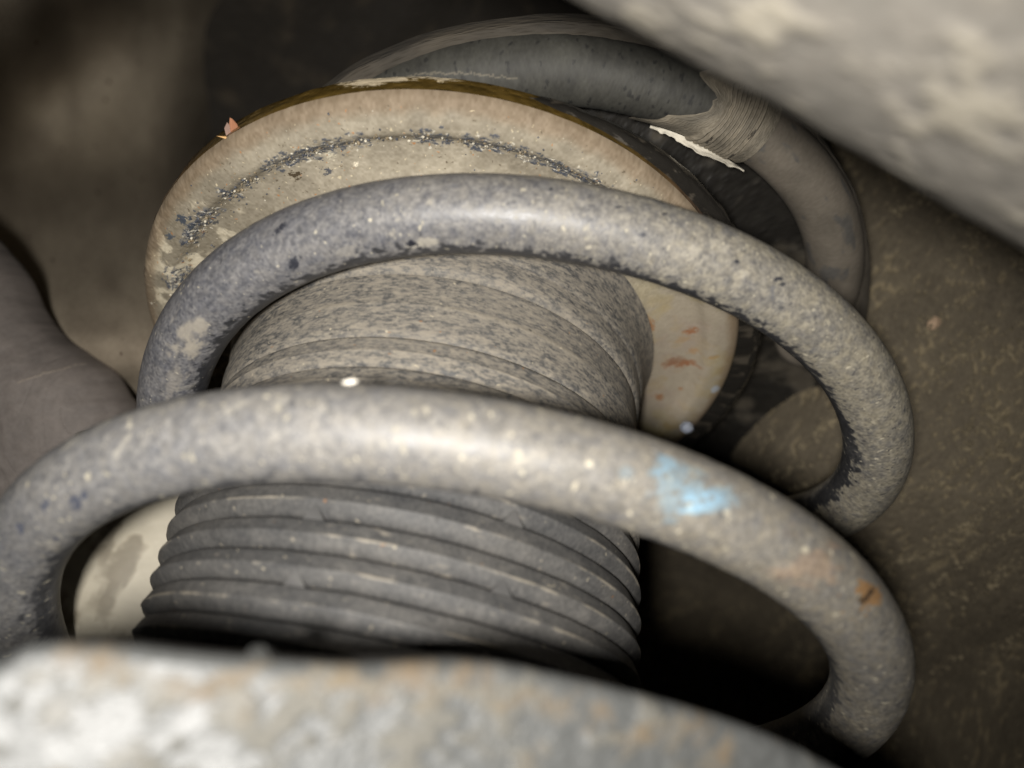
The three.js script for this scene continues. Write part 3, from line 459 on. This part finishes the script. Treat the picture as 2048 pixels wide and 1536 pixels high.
// cast bracket along the bottom
{
  const top = [[-420, 1420], [-200, 1370], [-60, 1345], [10, 1318], [60, 1290], [150, 1284], [260, 1290], [400, 1305], [560, 1318], [700, 1326], [860, 1318], [980, 1322], [1080, 1340], [1240, 1376], [1400, 1420], [1520, 1462], [1620, 1508], [1720, 1570], [1830, 1680], [1900, 1800]];
  const inv = (u, v) => 1 / (83 + (u - 700) * 0.014 + (v - 1400) * -0.012);   // a plane: 1/depth is linear in the picture
  const k0 = inv(700, 1400), ku = inv(701, 1400) - k0, kv = inv(700, 1401) - k0;
  const P = (u, v) => px(u, v, 1 / (k0 + ku * (u - 700) + kv * (v - 1400)));
  const o = P(700, 1400), X = P(800, 1400).sub(o).normalize(), Y0 = P(700, 1300).sub(o), Y = Y0.addScaledVector(X, -Y0.dot(X)).normalize(), Z = V3().crossVectors(X, Y);
  const flat = (u, v) => { const q = P(u, v).sub(o); return new THREE.Vector2(q.dot(X), q.dot(Y)); };
  const pts = top.map(([u, v]) => flat(u, v)), sp = new THREE.SplineCurve(pts).getPoints(120);
  const lo = flat(1900, 2200), ll = flat(-420, 2200);
  const shape = new THREE.Shape([...sp, new THREE.Vector2(lo.x, lo.y), new THREE.Vector2(ll.x, ll.y)]);
  const g = new THREE.ExtrudeGeometry(shape, { depth: 9, bevelEnabled: true, bevelThickness: 1.8, bevelSize: 1.8, bevelOffset: -1.8, bevelSegments: 5, steps: 1 });
  g.translate(0, 0, -9); const uv = g.attributes.uv, pos = g.attributes.position;
  for (let i = 0; i < uv.count; i++) uv.setXY(i, (pos.getX(i) + 60) / 130, (pos.getY(i) + 60 + pos.getZ(i) * 0.6) / 130);
  g.applyMatrix4(new THREE.Matrix4().makeBasis(X, Y, Z).setPosition(o));
  const sk = new Skin(1024, 1024).fill((u, v, o2) => { const x = u * 130, y = v * 130, n = fbm(x / 7, y / 5, 2, 4), m = fbm(x / 2, y / 1.6, 5, 4), g2 = noise(x / 0.4, y / 0.4, 1), c = sst(0.05, 0.4, n * 0.8 + m * 0.6), ru = sst(0.42, 0.75, fbm(x / 5 + 9, y / 3, 8, 4) + 0.25 * m); o2[0] = mix(74 + 5 * m, 86, c); o2[1] = mix(75 + 5 * m, 84, c); o2[2] = mix(74 + 5 * m, 78, c); o2[0] = mix(o2[0], 112, ru * 0.4) + g2 * 7; o2[1] = mix(o2[1], 94, ru * 0.4) + g2 * 7; o2[2] = mix(o2[2], 70, ru * 0.4) + g2 * 7; o2[3] = mix(0.5, 0.85, Math.max(c, ru)); o2[4] = clamp(0.4 + 0.3 * c + 0.3 * m); });
  const r = rng(9); const at = (u, v) => { const q = flat(u, v); return [(q.x + 60) / 130 * 1024, (q.y + 60) / 130 * 1024]; };
  for (let i = 0; i < 46; i++) { const u = -50 + 1500 * r(), e = top.findIndex((t) => t[0] > u), vv = top[Math.max(0, e)][1]; const [x, y] = at(u, vv + 6 + 46 * r() ** 2); sk.spot(x, y, 6 + 14 * r(), 4 + 8 * r(), r(), r() < 0.6 ? [94, 78, 58] : [98, 88, 72], 0.4, 0.9, 0.1, 0.8, 0.5, i); }
  for (const [u, v, s] of [[260, 1490, 13], [670, 1452, 6], [130, 1400, 14], [340, 1360, 15], [470, 1385, 13], [640, 1372, 9], [210, 1345, 12], [90, 1330, 10], [770, 1362, 8]]) { const [x, y] = at(u, v); sk.spot(x, y, s * 1.2, s * 0.9, 0.2, [98, 95, 88], 0.6, 0.7, 0.25, 0.6, 0.5, u); }
  const mat = sk.material(0.0006);
  const root = thing('cast_bracket', 'pale cast metal bracket with rust-stained edge below the bellows', 'bracket', o);
  part('bracket_body', g, mat, root);
  const lump = new THREE.IcosahedronGeometry(1.3, 2); lump.applyMatrix4(new THREE.Matrix4().makeTranslation(...P(517, 1310).add(V3(0, -0.4, 0)).toArray()));
  part('casting_bump', lump, mat, root);
}
// moulded rubber cover at the left
{
  const out = [[-220, 330], [-60, 430], [10, 500], [45, 545], [75, 610], [120, 668], [175, 706], [225, 742], [255, 790], [272, 830], [250, 960], [150, 1120], [-60, 1200], [-260, 1180]];
  const D = 222, o = px(60, 850, D);
  const pts = out.map(([u, v]) => { const p = px(u, v, D).sub(o); return new THREE.Vector2(p.x, p.y); });
  const sp = new THREE.SplineCurve([...pts, pts[0]]).getPoints(220); sp.pop();
  const cen = new THREE.Vector2(-12, 6), NR = 46, ns = sp.length;
  // an inflated, faintly folded shell over the outline, closed at the back
  const g = seam(surf(ns, 2 * NR, (s, t) => { const e = sp[Math.round(s * ns) % ns], k = t < 0.5 ? t * 2 : 2 - t * 2, q = cen.clone().lerp(e, k); const bulge = 20 * Math.sqrt(Math.max(0, 1 - k ** 3.2)); const fold = t < 0.5 ? 1.3 * fbm(q.x / 16, q.y / 11, 3, 3) * (1 - k * k) : 0; const p = o.clone().add(V3(q.x, q.y, t < 0.5 ? bulge + fold : -bulge * 0.8)); p.uv = [q.x / 90 + 0.5, q.y / 130 + 0.5]; return p; }), ns, 2 * NR);
  const sk = new Skin(512, 768).fill((u, v, o2) => {
    const x = (u - 0.5) * 90, y = (v - 0.5) * 130, w = fbm(x / 20, y / 26, 3, 3);
    const flow = (x * 0.8 + y * 0.45) / 7.5 + 2.2 * w, k = Math.hypot((x - 20) / 1.0, (y - 4) / 2.4) / 3.6 + 1.6 * w, q = sst(24, 8, Math.hypot(x - 20, (y - 4) / 1.6));
    const ph = mix(flow, k, q), cr = Math.abs(Math.sin(ph * PI)), groove = sst(0.2, 0.0, cr) * sst(0.15, 0.5, noise(x / 12, y / 12, 6)) * 0.12, n = fbm(x / 2.4, y / 2.4, 3, 4), g3 = noise(x / 0.5, y / 0.5, 2);
    const d = clamp(0.5 + 0.5 * w + 0.4 * n);
    o2[0] = mix(96, 120, d) + g3 * 4; o2[1] = mix(90, 112, d) + g3 * 4; o2[2] = mix(86, 106, d) + g3 * 4; o2[3] = 0.75; o2[4] = clamp(0.7 - 0.65 * groove + 0.15 * n + 0.04 * Math.sin(ph * 2 * PI));
  });
  { const r = rng(2); for (let i = 0; i < 14; i++) sk.spot(300 + i * 4.6 + r() * 2, 452 + i * 2.2 + r() * 2, 3, 1.1, 0.4, [160, 148, 132], 0.7, 0.8, 0.1); }
  const root = thing('rubber_cover', 'dusty brown-grey moulded rubber cover beside the lower coil', 'cover', o);
  part('cover_shell', g, sk.material(0.0014), root);
}
// pale cast arm behind the boot
{
  const p0 = px(130, 1420, 178), p1 = px(370, 900, 200), t = p1.clone().sub(p0), len = t.length(); t.normalize();
  const a = V3(1, 0, 0).addScaledVector(t, -t.x).normalize(), b = V3().crossVectors(t, a);
  const sk = new Skin(512, 512).fill((u, v, o) => { const n = fbm(u * 7, v * 5, 2, 4), m = fbm(u * 34, v * 20, 5, 3), st = sst(0.08, 0.45, fbm(u * 24, v * 4, 9, 4) + 0.4 * m); const d = clamp(0.6 + 0.5 * n + 0.3 * m); o[0] = mix(140, 184, d) - 50 * st; o[1] = mix(134, 176, d) - 50 * st; o[2] = mix(120, 157, d) - 48 * st; o[3] = 0.6; o[4] = 0.5 + 0.3 * m; });
  const g = seam(surf(64, 90, (s, k) => { const an = s * 2 * PI, w = mix(30, 25, k) * Math.sqrt(clamp((1 - k) * 12)) * (1 + 0.04 * noise(Math.cos(an) * 2, Math.sin(an) * 2, k * 7)); const p = p0.clone().addScaledVector(t, (k * 1.12 - 0.1) * len).addScaledVector(a, w * Math.cos(an)).addScaledVector(b, w * 0.72 * Math.sin(an)); p.uv = [s, k * 0.96]; return p; }), 64, 90);
  const root = thing('damper_reservoir', 'pale dusty cylinder behind the bellows and lower coil', 'cylinder', p0);
  part('cylinder_body', g, sk.material(0.0004), root);
}
// ---------------------------------------------------------------- small things
{ // leaf scrap on the seat rim
  const o = dpt(79.3, -2.5, 122 * RAD);
  const root = thing('leaf_fragment', 'tiny torn scrap of brown dry leaf on the seat rim', 'leaf', o);
  const m1 = plain(0x96664a, 0.85), m2 = plain(0x8d7468, 0.85), m3 = plain(0xc9a06a, 0.8);
  const q = px(460, 262, -o.z), up = V3(0, 1, 0.15);
  const scrap = (pts, th) => { const sh = new THREE.Shape(pts.map(([x, y]) => new THREE.Vector2(x, y))); const g = new THREE.ExtrudeGeometry(sh, { depth: th, bevelEnabled: true, bevelThickness: 0.08, bevelSize: 0.08, bevelSegments: 1 }); const p = g.attributes.position; for (let i = 0; i < p.count; i++) p.setZ(i, p.getZ(i) + 0.35 * Math.sin(p.getX(i) * 1.3 + p.getY(i))); g.computeVertexNormals(); g.translate(q.x, q.y, q.z + 0.6); return g; };
  part('blade', scrap([[-0.1, -0.6], [0.3, 2.3], [0.7, 2.1], [1.6, 1.1], [1.9, 0.2], [1.4, -0.7], [0.6, -1.2]], 0.15), m1, root);
  part('blade', scrap([[-0.6, -0.9], [-0.9, 0.4], [-0.2, 1.3], [0.2, 0.8], [0.3, -0.9]], 0.12), m2, root);
  part('stalk', scrap([[-2.2, -1.3], [-0.4, -1.7], [0.3, -1.5], [-0.5, -1.2]], 0.1), m3, root);
}
{ // water bead on the isolator below the seat
  const o = px(1373, 855, 213), g = new THREE.SphereGeometry(1.75, 24, 18); g.scale(1, 0.95, 1); g.translate(o.x, o.y, o.z);
  single('water_bead', g, new THREE.MeshPhysicalMaterial({ color: 0xe8f0ff, roughness: 0.08, transmission: 0.75, thickness: 0.001, ior: 1.33 }), o, { label: 'single clear water bead hanging under the seat edge', category: 'water drop' });
}
{ // paint chip on the lower coil, stone on the liner
  const w = wireAt(702, 771, 1.9 * PI, 3.1 * PI), p = wirePt(w.th, w.phi, 7.25), g = new THREE.IcosahedronGeometry(1, 1); g.scale(1.0, 0.42, 0.4); g.rotateZ(0.15);
  for (let i = 0, q = g.attributes.position; i < q.count; i++) q.setXYZ(i, q.getX(i) * (1 + 0.3 * noise(q.getX(i) * 2, q.getY(i) * 2, 1)), q.getY(i), q.getZ(i));
  g.computeVertexNormals(); g.translate(p.x, p.y, p.z);
  single('white_chip', g, plain(0xe4ddd0, 0.7), p, { label: 'small white chip lying on the lower coil', category: 'chip' });
  let best = [1e9]; for (let i = 0; i <= 160; i++) for (let j = 0; j <= 160; j++) { const q = linerFn(i / 160, j / 160), d = Math.hypot(CX + F * q.x / -q.z - 1866, CY - F * q.y / -q.z - 650); if (d < best[0]) best = [d, q]; }
  const s = new THREE.IcosahedronGeometry(1.9, 2); s.scale(0.85, 1.05, 0.7); for (let i = 0, q = s.attributes.position; i < q.count; i++) { const k = 1 + 0.25 * noise(q.getX(i), q.getY(i), q.getZ(i)); q.setXYZ(i, q.getX(i) * k, q.getY(i) * k, q.getZ(i) * k); }
  s.rotateZ(-0.5); s.computeVertexNormals(); s.translate(best[1].x, best[1].y, best[1].z);
  single('pale_stone', s, plain(0xb49a80, 0.85), best[1], { label: 'small pale stone stuck in the mud of the arch liner', category: 'stone' });
}

renderer.render(scene, camera);
